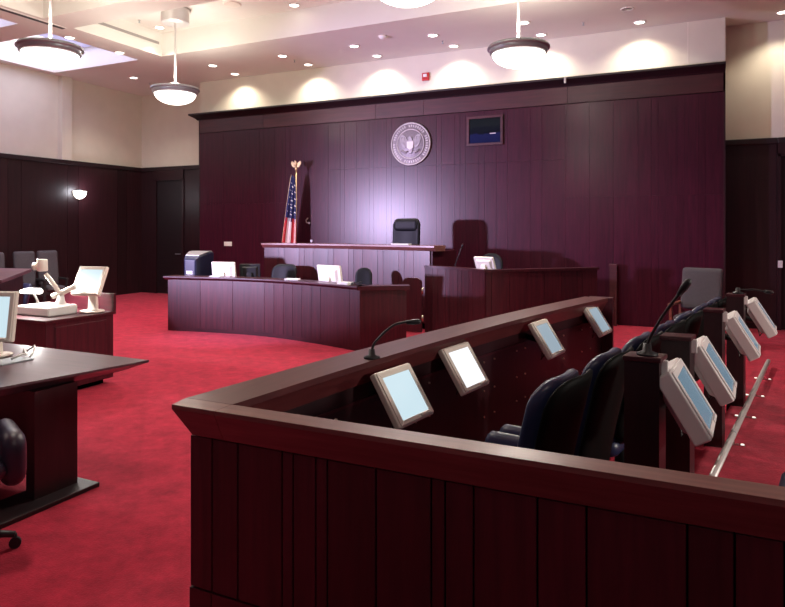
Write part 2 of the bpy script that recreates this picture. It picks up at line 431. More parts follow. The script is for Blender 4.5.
def dome(t): MB().lathe([(.075, 0), (.075, -.025), (.06, -.05), (.03, -.062), (.001, -.064)], n=20).done('housing', 'white', t); MB().lathe([(.09, 0), (.09, -.012), (.001, -.012)], n=20).done('base_plate', 'beige', t)
ceiling_bit('smoke_detector', -5.2, 10.59, ZS, 'domed smoke detector on the soffit left of the middle pendant', 'detector', None, dome)
def spr(t): MB().lathe([(.03, 0), (.03, -.006), (.001, -.006)], n=12).done('escutcheon', 'chrome', t); MB().cyl((0, 0, -.005), (0, 0, -.045), .01, n=8).cyl((0, 0, -.045), (0, 0, -.05), .022, n=10).done('sprinkler_head', 'steel', t)
for x, y, z, lb in ((-7.63, 11.31, ZS, 'small sprinkler head between the two downlight rows over the flag'), (-12.04, 11.6, ZS, 'small sprinkler head in the far left ceiling corner'),
                    (-4.32, 11.36, ZS, 'small sprinkler head above the red fire alarm'), (-1.74, 11.36, ZS, 'small sprinkler head right of the middle pendant'),
                    (-9.72, 9.1, ZC, 'small sprinkler head in the coffer beside the drum canopy')):
    ceiling_bit('ceiling_sprinkler', x, y, z, lb, 'sprinkler', 'fire sprinkler heads', spr)
def spk(t): MB().lathe([(.16, 0), (.16, -.012), (.14, -.016), (.001, -.016)], n=28).done('grille', 'beige', t)
ceiling_bit('ceiling_speaker', -7.51, 9.15, ZC, 'flat round speaker grille in the raised coffer', 'speaker', None, spk)

# pendants
def pendant(x, y, rim, label, canopy):
    t = thing('pendant_light', (x, y, rim), label, 'pendant light', 'bowl pendant lights')
    r = .42
    MB().lathe([(r-.02, -.04), (r-.02, -.10), (r-.05, -.12), (r-.055, -.05), (r+.015, -.045), (r+.015, -.02), (r, -.01), (r, .0), (r-.03, .0), (r-.03, -.03)], n=48, cap=False).done('metal_ring', 'steel', t)
    pf = [(r-.052, -.105)]
    for k in range(1, 9):
        a = k/8*PI/2; pf.append(((r-.052)*math.cos(a) if k < 8 else .002, -.105-.20*math.sin(a)))
    MB().lathe(pf, n=48, cap=False).done('glass_bowl', 'bowl', t)
    MB().cyl((0, 0, -.1), (0, 0, ZC-rim), .02, .016, 12).done('rod', 'white', t)
    m = MB()
    for k in range(3):
        a = k*2*PI/3+.4; m.tube([(0, 0, .12), (r*.5*math.cos(a), r*.5*math.sin(a), .02), ((r-.04)*math.cos(a), (r-.04)*math.sin(a), -.03)], .008, 6)
    m.done('support_arm', 'chrome', t)
    if canopy: MB().lathe([(.26, ZC-rim), (.26, ZC-rim-.05), (.25, ZC-rim-.07), (.25, ZC-rim-.25), (.24, ZC-rim-.27), (.002, ZC-rim-.27)], n=40).done('canopy', 'railmetal', t)
    else: MB().lathe([(.1, ZC-rim), (.1, ZC-rim-.05), (.002, ZC-rim-.06)], n=24).done('canopy', 'chrome', t)
    for nm, dz, pw, ty in (('pendant_uplight', .03, 105, 'POINT'), ('pendant_downlight', -.34, 300, 'SPOT')):
        l = bpy.data.lights.new(nm, ty); l.energy = pw; l.color = (1, .93, .83); l.shadow_soft_size = .15
        if ty == 'SPOT': l.spot_size = R(165); l.spot_blend = .5
        lo = bpy.data.objects.new(nm, l); COL.objects.link(lo); lo.parent = t; lo.location = (0, 0, dz)
pendant(-8.21, 6.09, 4.30, 'bowl pendant light hanging before the roof light, leftmost of four', False)
pendant(-8.62, 8.91, 4.30, 'bowl pendant light on a rod below the big drum canopy', True)
pendant(-2.62, 5.9, 4.30, 'bowl pendant light cut off by the top edge of the picture', False)
pendant(-2.25, 8.91, 4.30, 'bowl pendant light in front of the cornice right of the fire alarm', False)

# ------------------------------------------------------------------ things on the walls
t = thing('wall_sconce', (XL+.03, 10.71, 2.55), 'glowing half bowl sconce on the dark left wall', 'wall light')
m = MB(); rings = []
for k in range(7):
    a = k/6*PI/2; r = .17*math.cos(a)+.002; z = .06-.19*math.sin(a)
    rings.append([(r*math.sin(PI*i/12)*.95+.01, r*math.cos(PI*i/12), z) for i in range(13)])
m.loft(rings, sm=True); m.done('glass_bowl', 'bowl', t)
MB().box(0, .02, -.06, .06, -.06, .09).done('back_plate', 'steel', t)
l = bpy.data.lights.new('sconce_lamp', 'POINT'); l.energy = 14; l.color = (.9, .9, 1); l.shadow_soft_size = .08
lo = bpy.data.objects.new('sconce_lamp', l); COL.objects.link(lo); lo.parent = t; lo.location = (.3, 0, .05)

t = thing('fire_alarm', (-4.96, YB, 4.81), 'small red fire alarm strobe on the cream wall above the seal', 'alarm')
MB().box(-.075, .075, -.05, 0, -.08, .08).done('body', 'red', t, .008); MB().box(-.04, .04, -.075, -.05, -.01, .05).done('strobe_lens', 'white', t, .006)
t = thing('switch_plate', (-10.02, YB-.035, 1.35), 'white switch plate on the panelling left of the flag', 'light switch')
MB().box(-.115, .115, -.010, 0, -.05, .05).done('cover_plate', 'white', t, .003)
for k in range(3): MB().box(-.075+k*.06, -.045+k*.06, -.016, -.010, -.02, .02).done('toggle', 'white', t)
t = thing('switch_plate', (1.27, YR-.06, 1.12), 'white switch plate at the right edge beside the recess door', 'light switch')
MB().box(-.0, .07, -.010, 0, -.06, .06).done('cover_plate', 'white', t, .003)
MB().box(.02, .05, -.016, -.010, -.025, .025).done('toggle', 'white', t)
t = thing('wall_sensor', (-2.13, YB-.25, 4.455), 'tiny sensor hanging from the cornice right of the framed picture', 'sensor')
MB().box(-.02, .02, -.035, 0, -.10, .02).done('housing', 'unlit', t, .005)

# court seal
t = thing('court_seal', (-5.275, YB-.036, 3.455), 'large round pewter court seal on the panelling above the judge', 'seal')
MB().lathe([(.002, -.035), (.43, -.035), (.445, -.02), (.445, 0), (.002, 0)], n=64, axis='y').done('disc', 'pewterd', t)
m = MB()
for r0, w in ((.428, .018), (.30, .014)):
    m.lathe([(r0-w, -.034), (r0-w*.6, -.05), (r0+w*.6, -.05), (r0+w, -.034), (r0-w, -.034)], n=64, axis='y', cap=False)
m.done('ring', 'pewter', t)
m = MB()
for k in range(46):                                       # worn raised lettering band
    a = 2*PI*k/46
    if k % 9 == 4: continue
    c, s_ = math.cos(a), math.sin(a); h = .028
    q = [(c*rr - s_*ww_, s_*rr + c*ww_) for rr, ww_ in ((.345, -.012), (.345, .012), (.395, .010+.004*(k % 3)), (.395, -.010))]
    m.loft([[(x, -.034, z) for x, z in q], [(x, -.045, z) for x, z in q]])
m.done('lettering', 'pewter', t)
def outline(m, pts, d0, d1): m.loft([[(x, d0, z) for x, z in pts], [(x*.96, d1, z*.96) for x, z in pts]])
m = MB()
body = [(0, .16), (.03, .14), (.035, .10), (.065, .06), (.07, -.05), (.05, -.13), (.03, -.2), (-.03, -.2), (-.05, -.13), (-.07, -.05), (-.065, .06), (-.035, .10), (-.05, .125), (-.03, .15)]
outline(m, body, -.034, -.06)
for sg in (1, -1):
    outline(m, [(sg*x, z) for x, z in ((.06, .06), (.10, .15), (.17, .20), (.23, .19), (.24, .10), (.21, .0), (.17, -.06), (.12, -.08), (.08, -.05))], -.034, -.052)
    for k in range(4): m.cyl((sg*(.10+.035*k), -.05, .15-.0*k), (sg*(.10+.03*k), -.05, -.05+.02*k), .008, n=6)
    m.tube([(sg*.05, -.045, -.15), (sg*.12, -.045, -.17), (sg*.2, -.045, -.12)], .016, 6)
    for k in range(4): m.tube([(sg*(.1+.03*k), -.045, -.165+.015*k), (sg*(.11+.035*k), -.045, -.205+.02*k)], .012, 6)
m.done('eagle_relief', 'pewterm', t)
MB().loft([[(x, -.058, z) for x, z in ((-.07, .045), (.07, .045), (.07, -.08), (0, -.125), (-.07, -.08))], [(x, -.072, z) for x, z in ((-.07, .045), (.07, .045), (.07, -.08), (0, -.125), (-.07, -.08))]]).done('shield', 'fwhite', t)

t = thing('framed_picture', (-3.705, YB-.036, 3.63), 'wood framed dark landscape picture hanging right of the seal', 'picture')
w2, h2 = .365, .29
m = MB()
m.box(-w2, w2, -.04, 0, h2-.05, h2).box(-w2, w2, -.04, 0, -h2, -h2+.05).box(-w2, -w2+.05, -.04, 0, -h2+.05, h2-.05).box(w2-.05, w2, -.04, 0, -h2+.05, h2-.05)
m.done('picture_frame', 'frieze', t, .005)
MB().box(-w2+.045, w2-.045, -.02, -.005, -h2+.045, h2-.045).done('landscape_print', 'landscape', t)
MB().box(.10, .22, -.0215, -.02, -.07, -.055).done('white_boat', 'fwhite', t)

# ------------------------------------------------------------------ judge's bench
JP = smooth_path([(-7.75, 10.42), (-6.9, 10.46), (-5.9, 10.42), (-4.9, 10.28), (-4.08, 10.12)])
t = thing('judge_bench', (-5.9, 11, 0), "high curved judge's bench of dark cherry boards below the seal", "judge's bench")
fn, L = curve(JP)
W(t).planks(fn, L, [.34, .12, .34, .12, .2], .1, 1.34, .02, .006).done('front_boards', 'woodz', t)
W(t).sweep([(-.02, 0), (-.06, 0), (-.06, 1.34), (-.02, 1.34)], JP).done('carcass', 'gap', t)
W(t).sweep([(.05, 1.43), (.05, 1.40), (.0, 1.35), (-.02, 1.335), (-.30, 1.335), (-.34, 1.43)], [(JP[0][0]-.04, JP[0][1])]+JP[1:-1]+[(JP[-1][0]+.11, JP[-1][1]-.02)]).done('cap_rail', 'railx', t)
W(t).box(-7.76, -7.71, 10.44, 11.5, 0, 1.335).done('side_panel', 'woodz', t)
m = W(t); m.prism([(-4.09, 10.14), (-4.04, 10.14), (-3.9, 10.95), (-3.95, 10.95)], 0, 1.335); m.done('side_panel', 'woodz', t)
m = W(t); m.prism([(-7.72, 10.46)]+[(x, y+.06) for x, y in JP[2:-2]]+[(-4.1, 10.2), (-4.0, 10.42), (-5.2, 10.56), (-7.72, 10.72)], 1.03, 1.06); m.done('work_surface', 'woodx', t)
struct(MB().prism([(-8.3, 10.55), (-4.0, 10.55), (-3.85, 12.06), (-8.3, 12.06)], 0, .45).done('floor_dais', 'carpet'))

# ------------------------------------------------------------------ clerk's bench
CP = smooth_path([(-8.07, 8.17), (-7.1, 8.33), (-6.2, 8.37), (-5.2, 8.2), (-4.25, 7.92)])
t = thing('clerk_bench', (-6.1, 8.6, 0), "low curved clerk's bench of dark cherry boards on the red carpet", "clerk's bench")
fn, L = curve(CP)
W(t).planks(fn, L, [.62, .62, .62, .2, .2, .2, .2, .2, .2, .62], .06, .87, .02, .006).done('front_boards', 'woodz', t)
W(t).sweep([(-.02, 0), (-.06, 0), (-.06, .87), (-.02, .87)], CP).done('carcass', 'gap', t)
W(t).sweep([(-.004, 0), (-.02, 0), (-.02, .06), (-.004, .06)], CP).done('plinth', 'woodx', t)
W(t).sweep([(.06, .92), (.06, .90), (.012, .865), (-.02, .86), (-.24, .86), (-.24, .92)], [(CP[0][0]-.05, CP[0][1]-.01)]+CP[1:]).done('cap_rail', 'woodx', t)
m = W(t); m.prism([(-4.25, 7.93), (-3.71, 8.31), (-3.78, 8.42), (-4.3, 8.05)], 0, .862); m.done('end_panel', 'woodz', t)
m = W(t); m.prism([(-4.27, 7.87), (-3.64, 8.28), (-3.74, 8.46), (-4.36, 8.12)], .862, .92); m.done('end_cap', 'woodx', t)
m = W(t); m.box(-8.06, -8.01, 8.24, 9.1, 0, .86); m.done('side_panel', 'woodz', t)
m = W(t); m.prism([(-8.0, 8.25)]+[(x, y+.07) for x, y in CP[2:-2]]+[(-4.35, 8.1), (-4.2, 8.75), (-5.2, 8.95), (-6.2, 9.1), (-8.0, 9.0)], .70, .74); m.done('work_surface', 'woodx', t)
DESK = .74

# ------------------------------------------------------------------ witness stand and gate
WP = smooth_path([(-4.07, 9.86), (-3.6, 9.70), (-3.18, 9.48), (-2.84, 9.23)])
t = thing('witness_stand', (-2.8, 10, 0), 'witness stand with curved cherry front and angled side in front of the back wall', 'witness stand')
fn, L = curve(WP)
W(t).planks(fn, L, [.17, .10], .0, 1.07, .02, .005).done('curved_front', 'woodz', t)
W(t).sweep([(-.02, 0), (-.06, 0), (-.06, 1.07), (-.02, 1.07)], WP).done('carcass', 'gap', t)
fn, L2 = line((-2.82, 9.23), (-1.40, 10.57))
W(t).planks(fn, L2, [.09, .3, .3, .3, .3, .3], 0, 1.07, .03, .006).done('side_boards', 'woodz', t)
m = W(t); m.prism([(-2.80, 9.28), (-1.44, 10.58), (-1.47, 10.62), (-2.84, 9.32)], 0, 1.07); m.done('side_backing', 'gap', t)
m = W(t); m.sweep([(.015, 1.11), (.015, 1.07), (-.10, 1.07), (-.10, 1.11)], WP); m.prism([(-2.83, 9.20), (-1.37, 10.56), (-1.46, 10.65), (-2.90, 9.32)], 1.07, 1.11); m.done('cap_rail', 'woodx', t)
m = W(t); m.prism([(-3.95, 9.9), (-3.2, 9.6), (-2.85, 9.4), (-2.4, 9.75), (-2.9, 10.15), (-3.9, 10.2)], .84, .88); m.done('shelf', 'woodx', t)
t = thing('swing_gate', (-4.2, 9.72, 0), "low round-cornered swing gate between the clerk's bench and the witness stand", 'gate')
m = MB(); w_, h_, rr = .34, .91, .09
pts = [(0, .02), (w_, .02)]+[(w_-rr+rr*math.cos(a), h_-rr+rr*math.sin(a)) for a in [i*PI/12 for i in range(7)]]+[(rr+rr*math.cos(a), h_-rr+rr*math.sin(a)) for a in [PI/2+i*PI/12 for i in range(7)]]
m.loft([[(x-.2, .02, z) for x, z in pts], [(x-.2, -.02, z) for x, z in pts]]); m.done('gate_leaf', 'woodz', t, .004)
m = MB(); m.cyl((.15, 0, .2), (.15, 0, .3), .018).cyl((.15, 0, .65), (.15, 0, .75), .018); m.done('hinge', 'brass', t)
t = thing('gate_post', (-1.31, 11.96, 0), 'short reddish wooden gate post against the back wall behind the witness stand', 'post')
MB().box(-.06, .06, -.06, .06, 0, 1.06).done('shaft', 'frieze', t); MB().box(-.07, .07, -.07, .07, 1.06, 1.09).done('post_cap', 'frieze', t, .005)

# ------------------------------------------------------------------ chairs
def back_fn(y0, z0, lean, curve_, plan, off=0):
    def fn(a, b, c):
        s = max(0, b/.66+.5)
        return (a, y0-lean*s**curve_+plan*(a/.25)**2+c+off, z0+b+.33)
    return fn
def jury_chair(label):
    t = thing('jury_chair', (0, 0, 0), label, 'chair', 'jury box chairs')
    MB().pad(.43, .62, .085, .12, .05, back_fn(-.19, .475, .14, 1.2, .075)).done('back_cushion', 'navy', t)
    MB().pad(.45, .65, .035, .13, .03, back_fn(-.19, .47, .14, 1.2, .08, -.075)).done('back_shell', 'shell', t)
    MB().pad(.44, .50, .12, .08, .06, lambda a, b, c: (a, b+.03, .45+c)).done('seat', 'navy', t)
    for sx in (-1, 1):
        a = MB().pad(.085, .36, .15, .04, .06, lambda a, b, c: (sx*.25+a, b+.02, .64+c)).done('armrest', 'navy', t)
        MB().box(sx*.255-.02, sx*.255+.02, -.08, .08, .42, .65).box(min(sx*.2, sx*.255), max(sx*.2, sx*.255), -.06, .06, .40, .43).done('arm_support', 'black', a)
    MB().cyl((0, 0, .03), (0, 0, .40), .04, .05).done('pedestal', 'black', t)
    MB().lathe([(.002, 0), (.22, 0), (.22, .02), (.06, .05), (.002, .05)], n=24).done('base_plate', 'black', t)
    return t
seatw = ['nearest the camera', 'second from the near end', 'third from the near end', 'fourth from the near end', 'fifth from the near end', 'sixth from the near end', 'at the far end of the row']
jc = None
for i, y in enumerate((2.80, 3.43, 4.05, 4.64, 5.23, 5.84, 6.42)):
    x = -.49+.19*(y-2.8)-.33
    lb = 'navy and black jury chair of the front row, ' + seatw[i]
    if jc is None: jc = jury_chair(lb); jc.location = (x, y+.10, 0); jc.rotation_euler = (0, 0, R(80))
    else: dup(jc, (x, y+.10, 0), R(80), lb)
dup(jc, (.57, 2.90, .25), R(80), 'navy jury chair of the second row, only its arm showing at the right edge')

def star_base(t, r=.3, mat='black'):
    for k in range(5):
        a = 2*PI*k/5+.3; c, s = math.cos(a), math.sin(a)
        leg = MB().tube([(0, 0, .11), (c*r*.6, s*r*.6, .10), (c*r, s*r, .075)], [.028, .022, .018], 8).done('base_leg', mat, t)
        MB().cyl((c*r-s*.012, s*r+c*.012, .03), (c*r+s*.012, s*r-c*.012, .03), .03, n=14).cyl((c*r, s*r, .03), (c*r, s*r, .08), .01, n=8).done('caster', 'black', leg)
    MB().cyl((0, 0, .08), (0, 0, .42), .028).done('gas_post', 'steel', t)
def office_chair(label, loc, rz, bw, bz0, bh, round_, mat='bleather', name='office_chair', arms=True, barrel=False):
    t = thing(name, loc, label, 'chair', None, rz)
    star_base(t)
    MB().pad(.50, .48, .09, .1, .05, lambda a, b, c: (a, b, .46+c)).done('seat', mat, t)
    MB().pad(bw, bh, .07, round_, .05, lambda a, b, c: (a, -.24-.10*(b/bh+.5)+.05*(a/.25)**2+c, bz0+bh/2+b)).done('backrest', mat, t)
    MB().box(-.03, .03, -.30, -.26, .42, bz0+.15).done('back_bar', 'black', t)
    if barrel:
        for sx in (-1, 1):
            MB().pad(.46, .30, .12, .10, .06, lambda a, b, c: (sx*.27+c, a-.02, .50+b)).done('padded_arm', mat, t)
    elif arms:
        for sx in (-1, 1):
            a = MB().pad(.07, .27, .07, .03, .035, lambda a, b, c: (sx*.28+a, b, .65+c)).done('armrest', mat, t)
            MB().box(sx*.28-.015, sx*.28+.015, -.03, .03, .42, .65).box(min(sx*.2, sx*.295), max(sx*.2, sx*.295), -.03, .03, .41, .44).done('arm_support', 'black', a)
    return t
office_chair("low wide black chair behind the left half of the clerk's bench", (-7.0, 9.78, 0), PI, .56, .52, .53, .15)
office_chair("black round-backed chair beside the right monitor of the clerk's bench", (-5.06, 9.45, 0), PI+.3, .30, .58, .47, .14)
office_chair('black round-backed witness chair behind the witness monitor', (-3.22, 10.55, .2), PI, .44, .52, .57, .2)
office_chair('dark counsel chair tucked in at the end of the near counsel table', (-3.56, 2.06, 0), R(-115), .46, .52, .45, .12, 'plum', 'counsel_chair', barrel=True)
office_chair('dark blue chair standing behind the evidence cart', (-9.09, 5.98, 0), R(160), .46, .48, .43, .12, 'navy', 'counsel_chair')
# judge's chair
t = thing('judge_chair', (-4.87, 10.60, .45), "black leather high-back judge's chair with a head roll in front of the bright panels", 'chair', None, PI-.12)
star_base(t)
MB().pad(.54, .42, .11, .1, .05, lambda a, b, c: (a, b, .47+c)).done('seat', 'bleather', t)
MB().pad(.58, .86, .10, .09, .05, lambda a, b, c: (a, .40-.12*(b/.86+.5)*0-.05*0-.66-.04*(b/.86+.5)+.05*(a/.3)**2+c, 1.0+b)).done('backrest', 'bleather', t)
MB().pad(.54, .25, .16, .09, .08, lambda a, b, c: (a, -.26+.03*(a/.3)**2+c-.02, 1.335+b)).done('head_roll', 'bleather', t)
for sx in (-1, 1):
    a = MB().pad(.08, .30, .06, .035, .03, lambda a, b, c: (sx*.33+a, b-.03, .70+c)).done('armrest', 'bleather', t)
    MB().box(sx*.33-.02, sx*.33+.02, -.05, .05, .45, .68).box(min(sx*.25, sx*.345), max(sx*.25, sx*.345), -.05, .05, .44, .47).done('arm_support', 'black', a)
# grey side chairs
def side_chair(label, loc, rz, bh, arm_mat, tall=1.15, k=1):
    t = thing('side_chair', loc, label, 'chair', None, rz)
    MB().pad(.52*k, .52, .11, .06, .05, lambda a, b, c: (a, b, .45+c)).done('seat', 'greyf', t)
    MB().pad(.56*k, bh, .09, .05, .04, lambda a, b, c: (a, -.22-.12*(b/bh+.5)+c, tall-bh/2+b)).done('backrest', 'greyf', t)
    for sx in (-1, 1):
        MB().box(sx*.29*k-.02, sx*.29*k+.02, .18, .23, 0, .62).done('leg', arm_mat, t, .005)
        MB().box(sx*.29*k-.02, sx*.29*k+.02, -.29, -.24, 0, .64).done('leg', arm_mat, t, .005)
        MB().box(sx*.29*k-.03, sx*.29*k+.03, -.30, .27, .62, .66).done('armrest', arm_mat, t, .01)
    MB().box(-.27*k, .27*k, -.27, -.24, .33, .38).box(-.27*k, .27*k, .19, .22, .33, .38).done('seat_frame', arm_mat, t)
    return t
side_chair('grey upholstered armchair with wooden arms against the dark wall beyond the jury box', (.02, 10.1, 0), PI-.25, .60, 'chairwood', 1.15)
for i, (x, y) in enumerate(((-12.4, 8.06), (-12.4, 8.72), (-12.4, 9.25))):
    side_chair('grey upholstered chair by the dark left wall, ' + ('at the left picture edge', 'middle of three', 'right of three with its arm showing')[i], (x, y, 0), R(-108), .74, 'black', 1.24, .74)

# ------------------------------------------------------------------ screens
def lcd_parts(t, w, h, scr, case='beige', T=None, bez=.04, thick=.018):
    """flat monitor: screen faces local -Y, centre at the origin of T"""
    T = T or Matrix()
    m = MB(T); m.loft([[(x*w/2, y, z*h/2) for x, z in ((-1, -1), (1, -1), (1, 1), (-1, 1))] for y in (-.022, thick)]); hz = m.done('housing', case, t, .010, 3)
    m = MB(T); m.loft([[(x*w*.40*k, y, z*h*.38*k) for x, z in ((-1, -1), (1, -1), (1, 1), (-1, 1))] for y, k in ((thick-.002, 1), (thick+.027, .8))]); m.done('back_bulge', case, hz, .008)
    m = MB(T); a, b = w/2-.008, h/2-.008; c, d = w/2-bez, h/2-bez
    for q in (((-a, -b), (a, -b), (c, -d-.008), (-c, -d-.008)), ((a, -b), (a, b), (c, d), (c, -d-.008)), ((a, b), (-a, b), (-c, d), (c, d)), ((-a, b), (-a, -b), (-c, -d-.008), (-c, d))):
        m.loft([[(x, -.020, z) for x, z in q], [(x*.995, -.030, z*.995) for x, z in q]])
    m.done('bezel', case, t, .003)
    MB(T).box(-c-.002, c+.002, -.024, -.020, -d-.010, d+.002).done('screen', scr, t)
    m = MB(T); m.box(w*.10, w*.40, -.036, -.028, -b+.006, -b+.022); m.done('button_strip', case, t, .004)
def jury_monitor(x, y, z, w, h, tilt, rz, scr, case, label, group, back, thick=.02):
    """x,y,z is the near top corner of the screen face"""
    t = thing('jury_monitor', (x, y, z), label, 'monitor', group, rz)
    T = Matrix.Rotation(-tilt, 4, 'X') @ Matrix.Translation((w/2, .03, -h/2))
    lcd_parts(t, w, h, scr, case, T, .04, thick)
    p = T @ Vector((0, thick+.02, 0))
    m = MB(); m.tube([p, p+Vector((0, .03, .0)), (w/2, back, p.z+.03)], .022, 10); m.done('mount_arm', 'black', t)
    m = MB(); m.box(w/2-.06, w/2+.06, back, back+.02, p.z-.04, p.z+.1); m.done('wall_plate', 'black', t)
    m = MB(); q = T @ Vector((-.06, .04, -h*.3)); m.tube([q, q+Vector((0, .04, -.06)), q+Vector((.05, .05, -.02)), q+Vector((.08, .05, .03))], .005, 6); m.done('cable', 'black', t)
    return t
RZF = R(90-9); RZS = R(86)
fl = ['large monitor tilted on the inside of the jury rail, beside the gooseneck microphone', 'very bright monitor on the inside of the jury rail, second from the near end',
      'bluish monitor inside the jury rail behind the front chairs, third from the near end', 'bluish monitor on the inside of the jury rail at its far end']
for i, (x, y, w, z) in enumerate(((-1.53, 3.02, .34, .98), (-1.45, 3.81, .35, .98), (-1.17, 5.06, .32, .995), (-.945, 6.29, .34, .995))):
    jury_monitor(x, y, z, w, .315, R(33), RZF, ('scr_a', 'scr_w', 'scr_b', 'scr_b')[i], 'beige', fl[i], 'front row jury monitors', .12)
sl = ['grey monitor with blue screen on the nearest pedestal of the second jury row', 'grey monitor with blue screen on the second pedestal of the second jury row',
      'grey monitor on the third pedestal of the second jury row', 'grey monitor on the farthest pedestal of the second jury row, at the right edge']
NM = ((-.13, 3.0, .40), (-.01, 3.73, .41), (.21, 5.05, .42), (.42, 6.16, .42))
for i, (x, y, w) in enumerate(NM):
    jury_monitor(x+.04, y-.02, 1.135, w-.03, .315, R(31), RZS, 'scr_c', 'beige2', sl[i], 'second row jury monitors', .12, .055)

# ------------------------------------------------------------------ jury box
def rail_x(y): tt = y-2.0; return -1.945+.1042*tt+.0174*tt*tt
RY = [2.07]+[2.15+.1*i for i in range(48)]
t = thing('jury_box', (-1.0, 4, 0), 'long dark cherry jury box enclosure with a flat cap rail in the foreground', 'jury box')
H = 1.03
fp = [(rail_x(y)+.055, y) for y in RY if y > 2.02]
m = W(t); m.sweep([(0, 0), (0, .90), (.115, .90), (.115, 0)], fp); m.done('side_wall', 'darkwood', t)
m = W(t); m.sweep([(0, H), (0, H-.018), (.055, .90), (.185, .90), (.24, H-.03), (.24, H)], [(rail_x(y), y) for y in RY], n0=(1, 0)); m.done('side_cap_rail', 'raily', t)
# front
seams = [-1.76, -1.63, -1.42, -1.37, -1.27, -1.22, -1.02, -.81, -.76, -.66, -.45, -.30, -.02, .1, .22, .5, .62, .9, 1.02, 1.4, 1.7]
xs = [-1.875]+seams
m = W(t)
for a, b in zip(xs, xs[1:]): m.box(a+.003, b-.003, 2.02, 2.045, .28, .896)
m.done('front_boards', 'woodz', t, .002, 1)
m = W(t)
for a, b in ((xs[0], -1.76), (-1.76, 1.7)): m.box(a+.002, b-.002, 2.016, 2.045, 0, .275)
m.done('plinth', 'woodx', t)
W(t).box(xs[0]+.01, 1.7, 2.045, 2.085, 0, .898).done('front_backing', 'gap', t)
xa, xb, xc = -1.92, 1.76, -1.70
def ring(x): return [(x, 1.965, H), (x, 1.965, H-.018), (x, 2.018, .90), (x, 2.09, .90), (x, 2.09, H-.02), (x, 2.068, H)]
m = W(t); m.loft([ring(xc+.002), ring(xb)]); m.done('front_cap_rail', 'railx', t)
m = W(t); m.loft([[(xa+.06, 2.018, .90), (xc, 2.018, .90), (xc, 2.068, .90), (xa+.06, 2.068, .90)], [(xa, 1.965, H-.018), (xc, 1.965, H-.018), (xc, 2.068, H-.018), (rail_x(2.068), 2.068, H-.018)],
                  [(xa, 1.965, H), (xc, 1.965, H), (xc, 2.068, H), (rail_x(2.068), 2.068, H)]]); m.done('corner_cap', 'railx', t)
ye = RY[-1]
m = W(t); m.box(rail_x(ye)+.03, rail_x(ye)+.27, ye, ye+.11, 0, H-.005); m.done('end_post', 'woodz', t, .004)
# strip, screws and jacks on the inner face
m = W(t); m.sweep([(.172, .80), (.172, .815), (.178, .815), (.178, .80)], [(rail_x(y), y) for y in RY[2:]]); m.done('inner_moulding', 'woody', t)
for y in (2.85, 3.62, 3.78, 4.52, 4.68, 5.05, 5.2, 5.95, 6.35, 6.55):
    for z in (.76, .55, .36):
        x = rail_x(y)+.17; W(t).cyl((x, y, z), (x+.012, y-.002, z), .007, n=8).done('screw', 'brass', t)

def gooseneck(label, loc, pts, rz=0, head=.07, cat='microphone'):
    t = thing('gooseneck_microphone', loc, label, cat, None, rz)
    MB().lathe([(.002, 0), (.045, 0), (.045, .008), (.02, .018), (.016, .05), (.002, .05)], n=20).done('base', 'black', t)
    P = [Vector(p) for p in pts]; xy = [(p.x, p.z) for p in P]
    sp = smooth_path(xy, 6); MB().tube([(a, 0, b) for a, b in sp], .007, 8).done('stem', 'black', t)
    d = (P[-1]-P[-2]).normalized(); e = P[-1]
    MB().tube([e-d*.01, e+d*head*.35, e+d*head*.8, e+d*head], [.011, .016, .015, .006], 12).done('windscreen', 'black', t)
gooseneck('slim gooseneck microphone bent level, standing on the jury rail', (-1.605, 3.13, H), [(0, 0, .04), (.02, 0, .09), (.11, 0, .175), (.17, 0, .195), (.20, 0, .197)], R(25))
# second-row pedestals
pl = ['nearest dark pedestal carrying a microphone and monitor in the second jury row', 'second dark pedestal from the near end of the second jury row',
      'third dark pedestal from the near end of the second jury row', 'farthest dark pedestal of the second jury row']
for i, ((x0, y0, x1), dep) in enumerate(zip(((-.285, 2.97, -.135), (-.165, 3.60, -.02), (.05, 4.88, .17), (.235, 6.07, .37)), (.12, .12, .12, .12))):
    t = thing('desk_pedestal', (x0, y0, 0), pl[i], 'pedestal', 'second row desk pedestals')
    w = x1-x0; sh = .18*dep
    m = MB(); m.prism([(0.004, .004), (w-.004, .004), (w-.004+sh, dep-.004), (sh+.004, dep-.004)], 0, 1.165); m.done('body', 'darkwood', t)
    m = MB(); m.prism([(-.003, -.003), (w+.003, -.003), (w+.003+sh, dep+.003), (sh-.003, dep+.003)], 1.165, 1.187); m.done('top', 'woodx', t, .004)
    m = MB(); m.box(w-.02, w+.03, .04, .07, 1.10, 1.17); m.done('bracket', 'beige2', t, .004)
gooseneck('tall straight gooseneck microphone leaning over the nearest second row pedestal', (-.19, 3.03, 1.187), [(0, 0, .04), (.02, 0, .09), (.08, 0, .19), (.15, 0, .285)], R(-28), .075)
gooseneck('small gooseneck microphone on the farthest second row pedestal', (.33, 6.14, 1.187), [(0, 0, .03), (.05, 0, .035), (.12, 0, .04), (.2, 0, .03)], R(-10), .06)

